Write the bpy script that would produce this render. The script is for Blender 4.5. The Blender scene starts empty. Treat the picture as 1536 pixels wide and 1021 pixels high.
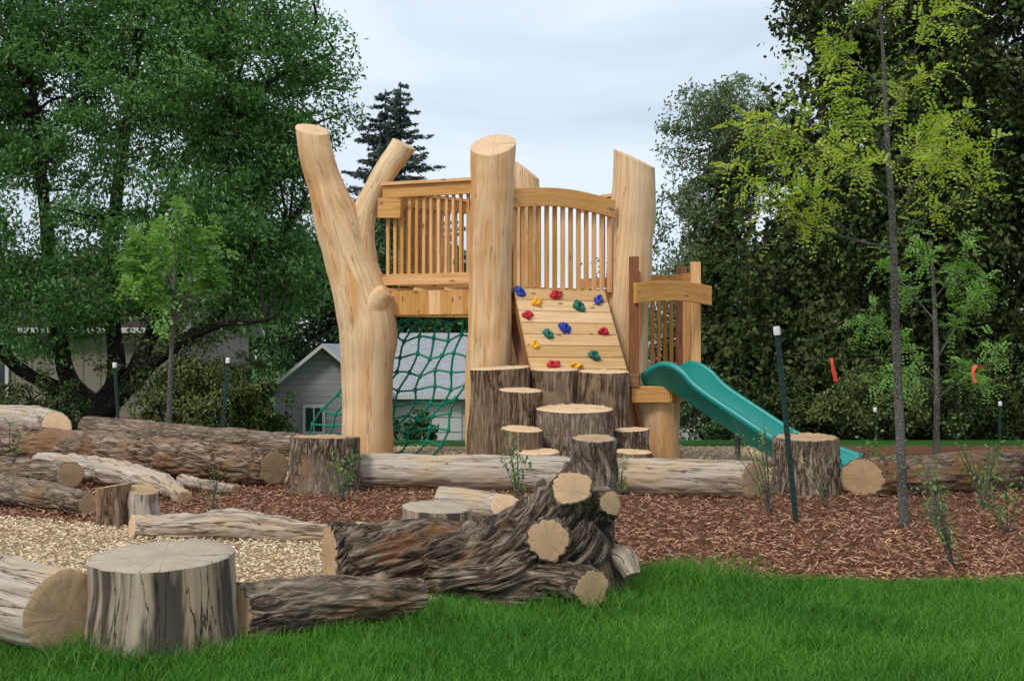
import bpy, math, random
import numpy as np
from mathutils import Vector, Matrix
random.seed(7); RNG=np.random.default_rng(11)
F=1800.0; CH=1.25; CX=768.0; HY=522.5
def W(px,py,Y):            # survey conversion: bearing/elevation + real distance -> world metres
    return np.array([(px-CX)*Y/F, Y, CH-(py-HY)*Y/F])
def smooth01(t):
    t=np.clip(t,0,1); return t*t*(3-2*t)
def tz(x,y):
    return -2.3*smooth01((np.asarray(y,dtype=float)-15.5)/18.0)
# ---------------------------------------------------------------- noise
def vnoise(p,seed=0):
    p=np.asarray(p,dtype=float); i=np.floor(p).astype(np.int64); f=p-i; u=f*f*(3-2*f)
    def h(a,b,c):
        n=(a*374761393+b*668265263+c*1274126177+seed*974711)&0xffffffff
        n=((n^(n>>13))*1103515245)&0xffffffff
        n=((n^(n>>15))*12345677)&0xffffffff
        return ((n^(n>>16))&0xffff)/65535.0
    x,y,z=i[:,0],i[:,1],i[:,2]; r=0
    for dx in(0,1):
        wx=u[:,0] if dx else 1-u[:,0]
        for dy in(0,1):
            wy=u[:,1] if dy else 1-u[:,1]
            for dz in(0,1):
                wz=u[:,2] if dz else 1-u[:,2]
                r=r+h(x+dx,y+dy,z+dz)*wx*wy*wz
    return r
def fbm(p,o=3,seed=0):
    r=0;a=.5;t=0
    for k in range(o):
        r=r+a*vnoise(np.asarray(p)*2**k,seed+k);t+=a;a*=.5
    return r/t
# ---------------------------------------------------------------- materials
class N:
    def __init__(s,name):
        s.m=bpy.data.materials.new(name); s.m.use_nodes=True; s.t=s.m.node_tree
        s.b=s.t.nodes['Principled BSDF']; s.out=s.t.nodes['Material Output']
    def n(s,typ,**k):
        nd=s.t.nodes.new(typ)
        for a,v in k.items(): setattr(nd,a,v)
        return nd
    def l(s,a,b): s.t.links.new(a,b)
    def attr(s,nm='bk'): return s.n('ShaderNodeAttribute',attribute_name=nm).outputs['Vector']
    def pos(s): return s.n('ShaderNodeNewGeometry').outputs['Position']
    def rnd(s): return s.n('ShaderNodeNewGeometry').outputs['Random Per Island']
    def map(s,v,sc,loc=(0,0,0)):
        m=s.n('ShaderNodeMapping'); s.l(v,m.inputs['Vector']); m.inputs['Scale'].default_value=sc; m.inputs['Location'].default_value=loc
        return m.outputs['Vector']
    def noise(s,v,scale=1,detail=5,rough=.6,dist=0):
        m=s.n('ShaderNodeTexNoise'); s.l(v,m.inputs['Vector']); m.inputs['Scale'].default_value=scale
        m.inputs['Detail'].default_value=detail; m.inputs['Roughness'].default_value=rough; m.inputs['Distortion'].default_value=dist
        return m.outputs['Fac']
    def math(s,op,a,b=None,c=False):
        m=s.n('ShaderNodeMath',operation=op,use_clamp=c)
        for i,x in enumerate((a,b)):
            if x is None: continue
            if isinstance(x,(int,float)): m.inputs[i].default_value=x
            else: s.l(x,m.inputs[i])
        return m.outputs[0]
    def ramp(s,f,stops):
        r=s.n('ShaderNodeValToRGB'); s.l(f,r.inputs['Fac']); e=r.color_ramp.elements
        while len(e)<len(stops): e.new(.5)
        for k,(p,c) in enumerate(stops):
            e[k].position=p
            e[k].color=(c,c,c,1) if isinstance(c,(int,float)) else (*c,1)
        return r.outputs['Color']
    def mix(s,f,a,b,mode='MIX'):
        m=s.n('ShaderNodeMix',data_type='RGBA',blend_type=mode)
        if isinstance(f,(int,float)): m.inputs['Factor'].default_value=f
        else: s.l(f,m.inputs['Factor'])
        for x,nm in((a,6),(b,7)):
            if isinstance(x,tuple): m.inputs[nm].default_value=(*x,1)
            else: s.l(x,m.inputs[nm])
        return m.outputs[2]
    def bump(s,h,st=.5,d=.01):
        b=s.n('ShaderNodeBump'); b.inputs['Strength'].default_value=st; b.inputs['Distance'].default_value=d
        s.l(h,b.inputs['Height']); s.l(b.outputs['Normal'],s.b.inputs['Normal'])
    def fin(s,col,rough=.8,spec=.3):
        if isinstance(col,tuple): s.b.inputs['Base Color'].default_value=(*col,1)
        else: s.l(col,s.b.inputs['Base Color'])
        s.b.inputs['Roughness'].default_value=rough
        s.b.inputs['Specular IOR Level'].default_value=spec
        return s.m
def plain(name,c,rough=.6,spec=.4,var=.15,sc=8):
    k=N(name); n=k.noise(k.pos(),sc,4)
    col=k.mix(n,tuple(x*(1-var) for x in c),tuple(min(1,x*(1+var)) for x in c)); k.bump(n,.15,.01)
    return k.fin(col,rough,spec)
def mat_bark(name,cd,cm,cl,sc=(26,26,5),patch=None,pt=.55,bd=.02,flat=.35):
    k=N(name); v=k.attr(); mv=k.map(v,sc)
    a=k.noise(mv,1,6,.6,.5)
    r=k.math('MULTIPLY',k.math('ABSOLUTE',k.math('SUBTRACT',a,.5)),5.5,True)
    fine=k.noise(k.map(v,(90,90,30)),1,4,.7)
    hgt=k.math('ADD',r,k.math('MULTIPLY',k.math('SUBTRACT',fine,.5),.7))
    col=k.ramp(hgt,[(.06,cd),(.32,cm),(.95,cl)])
    big=k.noise(k.map(v,(3.2,3.2,1.8)),1,4,.6)
    if patch: col=k.mix(k.ramp(big,[(pt-.02,0.),(pt+.04,.9)]),col,k.mix(fine,tuple(x*.55 for x in patch),patch))
    grey=k.noise(k.map(v,(2.3,2.3,2.3),(5,3,1)),1,3,.6)
    col=k.mix(k.ramp(grey,[(.42,.0),(.6,flat)]),col,cl)
    k.bump(hgt,.9,bd); return k.fin(col,.92,.15)
def mat_weather(name,c1,c2,dark,dt=.62,tan=None):
    k=N(name); v=k.attr()
    a=k.noise(k.map(v,(40,40,1.6)),1,6,.65,.2); b=k.noise(k.map(v,(9,9,1.2)),1,5,.6,.3)
    cr=k.math('ABSOLUTE',k.math('SUBTRACT',k.noise(k.map(v,(16,16,1.0)),1,4,.5),.5))
    col=k.ramp(a,[(.3,c1),(.65,c2)])
    if tan: col=k.mix(k.ramp(k.noise(k.map(v,(4,4,2)),1,4,.6),[(.45,0.),(.62,1.)]),col,tan)
    col=k.mix(k.ramp(b,[(dt-.06,0.),(dt+.06,.9)]),col,dark)
    col=k.mix(k.ramp(cr,[(0.004,.9),(.013,0.)]),col,tuple(x*.45 for x in dark))
    k.bump(k.math('ADD',a,k.ramp(cr,[(0.0,0.),(.03,1.)])),.5,.008); return k.fin(col,.85,.2)
def mat_cut(name,c1,c2,c3):
    k=N(name); v=k.attr(); sx=k.n('ShaderNodeSeparateXYZ'); k.l(v,sx.inputs[0])
    x,y=sx.outputs[0],sx.outputs[1]
    cb=k.n('ShaderNodeCombineXYZ'); k.l(x,cb.inputs[0]); k.l(y,cb.inputs[1]); xy=cb.outputs[0]
    of=k.n('ShaderNodeVectorMath',operation='ADD'); k.l(xy,of.inputs[0]); of.inputs[1].default_value=(.015,-.02,0)
    ln=k.n('ShaderNodeVectorMath',operation='LENGTH'); k.l(of.outputs[0],ln.inputs[0])
    nz=k.noise(xy,6,3); rr=k.math('ADD',ln.outputs['Value'],k.math('MULTIPLY',nz,.06))
    s=k.math('ADD',k.math('MULTIPLY',k.math('SINE',k.math('MULTIPLY',rr,520.)),.5),.5)
    nm=k.n('ShaderNodeVectorMath',operation='NORMALIZE'); k.l(of.outputs[0],nm.inputs[0])
    cr=k.math('ABSOLUTE',k.math('SUBTRACT',k.noise(nm.outputs[0],1.9,1),.5))
    pat=k.noise(k.map(v,(8,8,8)),1,6,.7); p2=k.noise(k.map(v,(30,30,30)),1,4,.7)
    col=k.mix(k.math('MULTIPLY',s,.28),c1,tuple(q*.7 for q in c1)); col=k.mix(k.ramp(pat,[(.38,0.),(.6,.9)]),col,c2)
    col=k.mix(k.ramp(rr,[(.06,.35),(.13,0.)]),col,c3); col=k.mix(k.ramp(p2,[(.5,0.),(.75,.5)]),col,c3)
    crm=k.math('MULTIPLY',k.ramp(cr,[(.002,1.),(.010,0.)]),k.ramp(pat,[(.4,.9),(.55,.2)]))
    col=k.mix(crm,col,(.05,.03,.02)); k.bump(k.math('SUBTRACT',k.math('ADD',pat,k.math('MULTIPLY',p2,.4)),crm),.45,.008)
    return k.fin(col,.9,.1)
def mat_peeled(name):
    k=N(name); v=k.attr()
    a=k.noise(k.map(v,(26,26,.9)),1,6,.6,.4); b=k.noise(k.map(v,(6,6,.6)),1,4,.55,.7)
    cr=k.math('ABSOLUTE',k.math('SUBTRACT',k.noise(k.map(v,(11,11,.5)),1,3,.5),.5))
    col=k.ramp(a,[(.25,(.58,.36,.18)),(.5,(.74,.52,.30)),(.75,(.82,.64,.42))])
    col=k.mix(k.ramp(b,[(.49,0.),(.64,.85)]),col,(.64,.30,.09))
    wv=k.noise(k.map(v,(1.4,1.4,1.1)),1,3)
    col=k.mix(k.ramp(wv,[(.35,.35),(.6,0.)]),col,(.48,.29,.15))
    col=k.mix(k.ramp(cr,[(.0015,.8),(.007,0.)]),col,(.2,.11,.05))
    k.bump(k.math('ADD',a,k.ramp(cr,[(0,0.),(.02,1.)])),.4,.008); return k.fin(col,.7,.25)
def mat_board(name,c1,c2,c3):
    k=N(name); v=k.attr()
    a=k.noise(k.map(v,(45,45,2.2)),1,5,.6,.8); r=k.rnd()
    col=k.ramp(a,[(.3,c1),(.55,c2),(.8,c3)])
    hs=k.n('ShaderNodeHueSaturation'); k.l(col,hs.inputs['Color']); k.l(k.math('ADD',k.math('MULTIPLY',r,.45),.78),hs.inputs['Value'])
    k.l(k.math('ADD',k.math('MULTIPLY',r,-.25),1.15),hs.inputs['Saturation'])
    vo=k.n('ShaderNodeTexVoronoi'); k.l(k.map(v,(9,9,3.2)),vo.inputs['Vector']); vo.inputs['Scale'].default_value=1
    col=k.mix(k.ramp(vo.outputs['Distance'],[(.07,.85),(.14,0.)]),hs.outputs['Color'],(.22,.09,.03))
    k.bump(a,.2,.004); return k.fin(col,.65,.3)
def mat_leaf(name,ca,cb,cc,trans=.35,big=.5,simple=False):
    k=N(name); r=k.rnd(); n=k.noise(k.pos(),big,2)
    f=k.math('ADD',k.math('MULTIPLY',r,.55),k.math('MULTIPLY',k.math('SUBTRACT',n,.25),.9),True)
    col=k.ramp(f,[(.15,ca),(.5,cb),(.9,cc)])
    if simple:
        k.t.nodes.remove(k.b); d=k.n('ShaderNodeBsdfDiffuse'); k.l(col,d.inputs['Color']); k.l(d.outputs[0],k.out.inputs['Surface']); return k.m
    k.fin(col,.5,.3)
    t=k.n('ShaderNodeBsdfTranslucent'); k.l(k.mix(1.,col,(1.25,1.35,.7),'MULTIPLY'),t.inputs['Color'])
    m=k.n('ShaderNodeMixShader'); m.inputs[0].default_value=trans
    k.l(k.b.outputs[0],m.inputs[1]); k.l(t.outputs[0],m.inputs[2]); k.l(m.outputs[0],k.out.inputs['Surface'])
    return k.m
def mat_siding(name,c,per=.18,vert=False):
    k=N(name); s=k.n('ShaderNodeSeparateXYZ'); k.l(k.pos(),s.inputs[0])
    z=s.outputs[0 if vert else 2]; fr=k.math('FRACT',k.math('DIVIDE',z,per))
    line=k.ramp(fr,[(.0,.45),(.1,1.),(.95,.95),(1.,.5)])
    n=k.noise(k.pos(),2,4); col=k.mix(n,tuple(x*.85 for x in c),c); col=k.mix(1.,col,line,'MULTIPLY')
    k.bump(fr,.6,.02); return k.fin(col,.7,.2)
def mat_roof(name,c):
    k=N(name); b=k.n('ShaderNodeTexBrick')
    v=k.n('ShaderNodeSeparateXYZ'); k.l(k.pos(),v.inputs[0]); cb=k.n('ShaderNodeCombineXYZ'); k.l(v.outputs[0],cb.inputs[0]); k.l(k.math('ADD',v.outputs[2],v.outputs[1]),cb.inputs[1])
    k.l(cb.outputs[0],b.inputs['Vector'])
    b.inputs['Scale'].default_value=3.2; b.inputs['Color1'].default_value=(*c,1); b.inputs['Color2'].default_value=(*[x*.72 for x in c],1)
    b.inputs['Mortar'].default_value=(*[x*.45 for x in c],1); b.inputs['Mortar Size'].default_value=.025
    return k.fin(b.outputs['Color'],.9,.1)
def mat_brick(name):
    k=N(name); v=k.n('ShaderNodeSeparateXYZ'); k.l(k.pos(),v.inputs[0]); cb=k.n('ShaderNodeCombineXYZ'); k.l(v.outputs[0],cb.inputs[0]); k.l(v.outputs[2],cb.inputs[1])
    b=k.n('ShaderNodeTexBrick'); k.l(cb.outputs[0],b.inputs['Vector']); b.inputs['Scale'].default_value=4.5
    b.inputs['Color1'].default_value=(.26,.09,.06,1); b.inputs['Color2'].default_value=(.18,.07,.05,1); b.inputs['Mortar'].default_value=(.3,.27,.24,1)
    return k.fin(b.outputs['Color'],.9,.1)
M={}
M['bark']=mat_bark('bark_grey_brown',(.045,.031,.022),(.235,.17,.12),(.46,.365,.27),patch=(.38,.21,.10),pt=.60)
M['bark_root']=mat_bark('bark_root',(.028,.019,.014),(.21,.152,.108),(.45,.365,.28),sc=(24,24,4.5),patch=(.42,.20,.085),pt=.59,bd=.03,flat=.2)
M['bark_red']=mat_bark('bark_reddish',(.05,.03,.02),(.25,.16,.10),(.45,.35,.26),sc=(20,20,4),patch=(.38,.20,.10),pt=.54)
M['bark_dark']=mat_bark('bark_strips',(.045,.027,.018),(.24,.15,.092),(.42,.30,.20),sc=(26,26,2.4),patch=(.50,.33,.19),pt=.56)
M['bark_tree']=mat_bark('bark_tree',(.01,.008,.007),(.035,.027,.022),(.08,.065,.055),sc=(12,12,3))
M['bark_young']=mat_bark('bark_young',(.06,.055,.05),(.20,.18,.16),(.34,.32,.29),sc=(40,40,40))
M['weath']=mat_weather('weathered_grey_wood',(.32,.265,.21),(.56,.48,.39),(.17,.115,.08),.6,tan=(.48,.355,.23))
M['streak']=mat_weather('streaked_grey_wood',(.25,.205,.15),(.45,.37,.275),(.045,.036,.03),.51,tan=(.40,.30,.19))
M['cut']=mat_cut('cut_wood',(.54,.36,.195),(.43,.29,.17),(.28,.19,.12))
M['cutgrey']=mat_cut('cut_wood_weathered',(.48,.41,.31),(.40,.33,.24),(.28,.24,.19))
M['cutlight']=mat_cut('cut_wood_fresh',(.76,.54,.33),(.68,.46,.27),(.56,.36,.19))
M['peel']=mat_peeled('peeled_log')
M['cedar']=mat_board('cedar_boards',(.52,.25,.085),(.68,.385,.155),(.78,.49,.24))
M['cedarlt']=mat_board('pine_panel',(.56,.33,.145),(.71,.47,.235),(.78,.56,.32))
M['brownbd']=mat_board('brown_stained_boards',(.15,.06,.028),(.26,.115,.05),(.35,.17,.075))
M['teal']=plain('teal_plastic',(.006,.26,.23),.34,.5,.06,3)
M['rope']=plain('green_rope',(.012,.23,.15),.8,.2)
for nm,c in dict(blue=(.02,.05,.34),yellow=(.78,.40,.02),red=(.48,.015,.03),green=(.01,.13,.10)).items(): M['h_'+nm]=plain('hold_'+nm,c,.5,.4)
M['tpost']=plain('dark_green_paint',(.012,.035,.028),.6); M['white']=plain('white_cap',(.78,.78,.76),.5)
M['orange']=plain('orange_ribbon',(.85,.10,.04),.5); M['metal']=plain('bolt_metal',(.15,.15,.15),.4)
M['glass']=plain('window_glass',(.03,.035,.04),.1,.6); M['trim']=plain('trim_paint',(.55,.55,.52),.6)
M['twine']=plain('twine',(.10,.085,.06),.8)
# ---------------------------------------------------------------- mesh builder
class MB:
    def __init__(s): s.v=[];s.f=[];s.m=[];s.b=[];s.c=0
    def add(s,v,f,mi,bk):
        v=np.asarray(v,float); s.v.append(v); s.b.append(np.asarray(bk,float))
        s.f+= [tuple(int(i)+s.c for i in q) for q in f]
        s.m+= list(mi) if hasattr(mi,'__len__') else [mi]*len(f); s.c+=len(v)
    def obj(s,name,mats,parent=None,smooth=True,bevel=0):
        me=bpy.data.meshes.new(name); V=np.concatenate(s.v); me.from_pydata(V.tolist(),[],s.f)
        for m in mats: me.materials.append(m)
        me.polygons.foreach_set('material_index',np.array(s.m,dtype=np.int32))
        if smooth: me.polygons.foreach_set('use_smooth',np.ones(len(s.f),bool))
        a=me.attributes.new('bk','FLOAT_VECTOR','POINT'); a.data.foreach_set('vector',np.concatenate(s.b).ravel().astype(np.float32))
        me.update(); o=bpy.data.objects.new(name,me); bpy.context.scene.collection.objects.link(o)
        if parent: o.parent=parent
        if bevel:
            b=o.modifiers.new('bevel','BEVEL'); b.width=bevel; b.segments=2; b.limit_method='ANGLE'
        return o
def empty(name,loc=(0,0,0)):
    o=bpy.data.objects.new(name,None); bpy.context.scene.collection.objects.link(o); return o
def crom(P,step):
    P=[np.asarray(p,float) for p in P]; out=[];n=len(P)
    for i in range(n-1):
        p0=P[i-1] if i else 2*P[0]-P[1]; p1,p2=P[i],P[i+1]; p3=P[i+2] if i+2<n else 2*P[-1]-P[-2]
        k=max(2,int(np.linalg.norm((p2-p1)[:3])/step))
        for j in range(k):
            t=j/k; out.append(.5*((2*p1)+(-p0+p2)*t+(2*p0-5*p1+4*p2-p3)*t*t+(-p0+3*p1-3*p2+p3)*t**3))
    out.append(P[-1]); return np.array(out)
def tube(mb,pts,rad,nseg=64,step=.03,amp=.0,fr=(26,26,5),lump=.03,cap0=None,cap1=None,mi=0,ci=1,rim=.93,seed=None,n0=None,n1=None,twist=0,lobes=0,slope=1.5):
    seed=random.randint(0,9999) if seed is None else seed
    pr=np.array([np.append(np.asarray(p,float),r) for p,r in zip(pts,rad)])
    C=crom(pr,step); c=C[:,:3]; r=np.maximum(C[:,3],1e-4); n=len(c)
    T=np.gradient(c,axis=0); T/=np.linalg.norm(T,axis=1)[:,None]+1e-9
    s=np.concatenate([[0],np.cumsum(np.linalg.norm(np.diff(c,axis=0),axis=1))])
    u=np.cross(T[0],[0,0,1.]) if abs(T[0][2])<.9 else np.cross(T[0],[0,1.,0]); u/=np.linalg.norm(u)
    U=[];
    for i in range(n):
        u=u-T[i]*np.dot(u,T[i]); u/=np.linalg.norm(u); U.append(u)
    U=np.array(U); Vv=np.cross(T,U)
    th=np.linspace(0,2*np.pi,nseg,endpoint=False)
    TH=th[None,:]+ s[:,None]*0
    off=seed*.137
    bz=np.repeat(s[:,None]+off,nseg,1)
    tw=twist*s[:,None]
    bk=np.stack([r[:,None]*np.cos(TH+tw),r[:,None]*np.sin(TH+tw),bz],-1).reshape(-1,3)
    d=np.zeros(n*nseg)
    if amp:
        a=fbm(bk*np.array(fr)+vnoise(bk*np.array(fr)*.3)[:,None],2,seed); d+=amp*(np.minimum(np.abs(a-.5)*6,1)-.6)
        a2=vnoise(bk*np.array(fr)*np.array([2.3,2.3,2.5]),seed+5); d+=amp*.35*(a2-.5)
    if lump:
        q=bk/max(r.max(),.02)*.9; d+=(fbm(q,2,seed+9)-.5)*2*lump
    if lobes:
        d+=(np.cos(5*TH+seed)*.5+np.cos(3*TH+2*seed)*.5).reshape(-1)*lobes
    d=d.reshape(n,nseg)
    R=r[:,None]+d
    Vt=c[:,None,:]+R[:,:,None]*(np.cos(TH)[:,:,None]*U[:,None,:]+np.sin(TH)[:,:,None]*Vv[:,None,:])
    for idx,nn in((0,n0),(n-1,n1)):
        if nn is None: continue
        nn=np.asarray(nn,float); nn=nn/np.linalg.norm(nn)
        rel=Vt-c[:,None,:]; den=np.dot(T[idx],nn)
        if abs(den)<.3: den=math.copysign(.3,den)
        sh=-np.dot(rel,nn)/den; w=np.clip(1-np.abs(s-s[idx])/(slope*r[idx]),0,1)
        Vt=Vt+(sh*w[:,None])[:,:,None]*T[idx]
    f=[];g=np.arange(nseg); g2=(g+1)%nseg
    for i in range(n-1):
        a=i*nseg
        f+=list(zip(a+g,a+g2,a+nseg+g2,a+nseg+g))
    V=Vt.reshape(-1,3); mis=[mi]*len(f); extra=[];eb=[]
    cnt=len(V)
    for idx,cap,flip in((0,cap0,True),(n-1,cap1,False)):
        if not cap: continue
        ring=Vt[idx]; cc=ring.mean(0); bb=bk.reshape(n,nseg,3)[idx].copy(); prev=idx*nseg+g
        first=True
        for fr_ in (1.0,rim,.75,.45,.15):
            nv=cc+(ring-cc)*fr_
            if fr_<.99: nv=nv+(T[idx]*(1 if not flip else -1))*(.012*r[idx]/.2)*(.4+ (vnoise(nv*30,3)-.5)[:,None]*.8)
            extra.append(nv); eb.append(np.column_stack([bb[:,0]*fr_,bb[:,1]*fr_,bb[:,2]]))
            cur=cnt+g; cnt+=nseg
            if not first:
                q=list(zip(prev,prev[g2],cur[g2],cur)); 
                if flip: q=[(x[3],x[2],x[1],x[0]) for x in q]
                f+=q; mis+=[(mi if (fr_==rim and rim<.97) else ci)]*nseg
            prev=cur; first=False
        f.append(tuple(prev if not flip else prev[::-1])); mis.append(ci)
    if extra: V=np.concatenate([V]+extra); bk=np.concatenate([bk]+eb)
    mb.add(V,f,mis,bk); return c,T,r
def log(name,pts,rad,bark='bark',cut='cut',nseg=90,step=.025,amp=.012,lump=.012,n0=None,n1=None,fr=(26,26,5),parent=None,rim=.93,slope=1.5):
    mb=MB(); tube(mb,pts,rad,nseg,step,amp,fr,lump,True,True,rim=rim,n0=n0,n1=n1,slope=slope)
    return mb.obj(name,[M[bark],M[cut]],parent)
def stump(x,y,r,h,bark='bark',cut='cut',amp=.014,z0=-.06,tilt=(0,0),rim=.92,flare=1.08,lobes=0,name='tree_stump',fr=(26,26,3)):
    mb=MB(); nn=(random.uniform(-.06,.06)+tilt[0],random.uniform(-.07,.02)+tilt[1],1)
    tube(mb,[(x,y,z0),(x,y,h*.35),(x+random.uniform(-.01,.01),y,h*.7),(x,y,h)],[r*flare,r*1.01,r*.985,r*.975],96,.022,amp,fr,r*.07,None,True,rim=rim,n1=nn,lobes=lobes)
    return mb.obj(name,[M[bark],M[cut]])
def board(mb,p0,p1,w,t,up=(0,0,1),mi=0,arch=None,nseg=1):
    p0=np.asarray(p0,float);p1=np.asarray(p1,float); d=p1-p0;L=np.linalg.norm(d);d/=L
    up=np.asarray(up,float); up=up-d*np.dot(up,d); up/=np.linalg.norm(up); sd=np.cross(d,up)
    o=random.uniform(0,50); V=[];B=[]
    for i in range(nseg+1):
        u=i/nseg; c=p0+d*L*u; a=arch(u) if arch else 0
        for (q,e) in((-.5,-.5),(.5,-.5),(.5,.5),(-.5,.5)):
            V.append(c+sd*q*t+up*(e*w+a)); B.append((e*w+o,q*t+o*.3,L*u+o))
    f=[]
    for i in range(nseg):
        a=i*4
        for k in range(4): f.append((a+k,a+(k+1)%4,a+4+(k+1)%4,a+4+k))
    f.append((3,2,1,0)); a=nseg*4; f.append((a,a+1,a+2,a+3)); f=[tuple(reversed(q)) for q in f]
    mb.add(V,f,mi,B)
def quadmesh(name,V,mat,parent=None):
    V=np.ascontiguousarray(V.reshape(-1,3),dtype=np.float32); n=len(V)//4
    me=bpy.data.meshes.new(name); me.vertices.add(n*4); me.vertices.foreach_set('co',V.ravel())
    me.loops.add(n*4); me.loops.foreach_set('vertex_index',np.arange(n*4,dtype=np.int32))
    me.polygons.add(n); me.polygons.foreach_set('loop_start',np.arange(0,n*4,4,dtype=np.int32))
    try: me.polygons.foreach_set('loop_total',np.full(n,4,dtype=np.int32))
    except Exception: pass
    me.materials.append(mat); me.update(calc_edges=True); me.validate()
    o=bpy.data.objects.new(name,me); bpy.context.scene.collection.objects.link(o)
    if parent: o.parent=parent
    return o
def unit(v): return v/(np.linalg.norm(v,axis=-1,keepdims=True)+1e-9)
def leafquads(c,d,L,Wd,rng=RNG):
    n=len(c); d=unit(d); s=unit(np.cross(d,rng.normal(size=(n,3)))); L=np.broadcast_to(L,(n,))[:,None]; Wd=np.broadcast_to(Wd,(n,))[:,None]
    return np.stack([c-d*L*.5,c+s*Wd*.5,c+d*L*.5,c-s*Wd*.5],1)
# ---------------------------------------------------------------- ground
def inpoly(P,poly):
    x,y=P[:,0],P[:,1]; r=np.zeros(len(P),bool); n=len(poly)
    for i in range(n):
        x1,y1=poly[i];x2,y2=poly[(i+1)%n]
        c=((y1>y)!=(y2>y))&(x<(x2-x1)*(y-y1)/(y2-y1+1e-12)+x1); r^=c
    return r
def refine(poly,step=.15,j=.03):
    out=[];n=len(poly)
    for i in range(n):
        a=np.array(poly[i]);b=np.array(poly[(i+1)%n]);k=max(1,int(np.linalg.norm(b-a)/step))
        if np.linalg.norm(b-a)>3: k=1
        for q in range(k):
            p=a+(b-a)*q/k
            if k>1: p=p+RNG.normal(size=2)*j
            out.append(tuple(p))
    return out
mulch=refine([(14,6.0),(8,6.1),(6.1,6.15),(4,6.2),(2.65,6.27),(1.8,6.33),(1.2,6.45),(.72,6.6),(.3,6.4),(-.2,6.05),(-.8,6.0),(-1.0,8.0),(-2.5,8.2),(-3.8,8.8),(-6.2,9.3),(-12,9.9),(-14,15.4),(14,15.4)])
chips=refine([(-9,5.1),(-6.3,5.1),(-3.6,5.0),(-2.2,4.95),(-1.5,5.05),(-1.0,5.3),(-.5,5.65),(-.2,6.1),(-.75,6.6),(-1.0,7.75),(-2.5,8.2),(-3.8,8.85),(-6.3,9.4),(-9,9.6)])
chips2=refine([(-3.0,11.2),(-1,11.0),(1.5,11.0),(3.6,11.3),(3.8,15.2),(-3.6,15.2)])
def sheet(name,poly,z,mat):
    import bmesh
    me=bpy.data.meshes.new(name); bm=bmesh.new(); vs=[bm.verts.new((x,y,z)) for x,y in poly]; f=bm.faces.new(vs)
    f.normal_update()
    if f.normal.z<0: f.normal_flip()
    bmesh.ops.triangulate(bm,faces=[f]); bm.to_mesh(me); bm.free(); me.materials.append(mat)
    o=bpy.data.objects.new(name,me); bpy.context.scene.collection.objects.link(o); return o
k=N('lawn'); n1=k.noise(k.pos(),1.2,4); n2=k.noise(k.pos(),60,5,.7)
col=k.mix(n2,(.014,.055,.008),(.045,.14,.02)); col=k.mix(k.ramp(n1,[(.4,0.),(.7,.5)]),col,(.06,.15,.025)); k.bump(n2,.8,.03); lawn=k.fin(col,.9,.1)
ys=np.concatenate([np.linspace(-20,60,81),np.linspace(70,400,12)]); xs=np.concatenate([np.linspace(-300,-50,8),np.linspace(-45,45,31),np.linspace(50,300,8)])
gx,gy=np.meshgrid(xs,ys); gz=tz(gx,gy); nx=len(xs); mb=MB()
fs=[(j*nx+i,j*nx+i+1,(j+1)*nx+i+1,(j+1)*nx+i) for j in range(len(ys)-1) for i in range(nx-1)]
mb.add(np.stack([gx,gy,gz],-1).reshape(-1,3),fs,0,np.zeros((gx.size,3))); mb.obj('ground',[lawn])
k=N('mulch_base'); n=k.noise(k.pos(),45,6,.75); k.bump(n,1,.03); mulm=k.fin(k.ramp(n,[(.3,(.06,.025,.014)),(.6,(.26,.12,.068)),(.8,(.38,.21,.13))]),.95,.1)
k=N('woodchip_base'); n=k.noise(k.pos(),60,6,.75); k.bump(n,1,.02); chm=k.fin(k.ramp(n,[(.3,(.30,.20,.11)),(.6,(.60,.45,.27)),(.8,(.72,.58,.39))]),.95,.1)
sheet('mulch_bed',mulch,.004,mulm); sheet('woodchip_bed',chips,.008,chm); sheet('woodchip_bed',chips2,.008,chm)
def chipmat(nm,a,b,c):
    k=N(nm); r=k.rnd(); return k.fin(k.ramp(r,[(.0,a),(.5,b),(1.,c)]),.9,.12)
mc=chipmat('mulch_chips',(.12,.048,.025),(.34,.16,.09),(.54,.34,.22)); wc=chipmat('wood_chips',(.48,.34,.19),(.70,.54,.34),(.84,.73,.54))
def scatter(name,xr,yr,n,poly,ex,L0,L1,w0,w1,mat,zr,bias=1.6):
    u=RNG.random(n)**bias; P=np.column_stack([RNG.uniform(*xr,n),yr[0]+(yr[1]-yr[0])*u]); m=inpoly(P,poly)
    m&=np.abs(P[:,0])<.5*P[:,1]+1.2
    for e in ex: m&=~inpoly(P,e)
    P=P[m]; n=len(P); hz=fbm(np.column_stack([P*1.7,np.zeros(n)]),2)*.03
    c=np.column_stack([P,RNG.uniform(*zr,n)+hz*.6]); a=RNG.uniform(0,2*np.pi,n); d=np.column_stack([np.cos(a),np.sin(a),RNG.normal(0,.28,n)]); d=unit(d)
    up=unit(np.column_stack([RNG.normal(0,.45,n),RNG.normal(0,.45,n),np.ones(n)])); s=unit(np.cross(d,up))
    L=RNG.uniform(L0,L1,n)[:,None];w=RNG.uniform(w0,w1,n)[:,None]
    quadmesh(name,np.stack([c-d*L/2-s*w/2,c+d*L/2-s*w*.35,c+d*L/2+s*w*.4,c-d*L/2+s*w/2],1),mat)
scatter('mulch_chips',(-6,8),(6.0,13),100000,mulch,[chips,chips2],.015,.06,.005,.013,mc,(.006,.022),1.5)
scatter('wood_chips',(-6.5,1),(4.9,9.6),90000,chips,[],.010,.030,.006,.014,wc,(.010,.022),1.)
scatter('wood_chips',(-3.5,3.6),(11,15),12000,chips2,[],.02,.05,.01,.02,wc,(.012,.03),1.)
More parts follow.
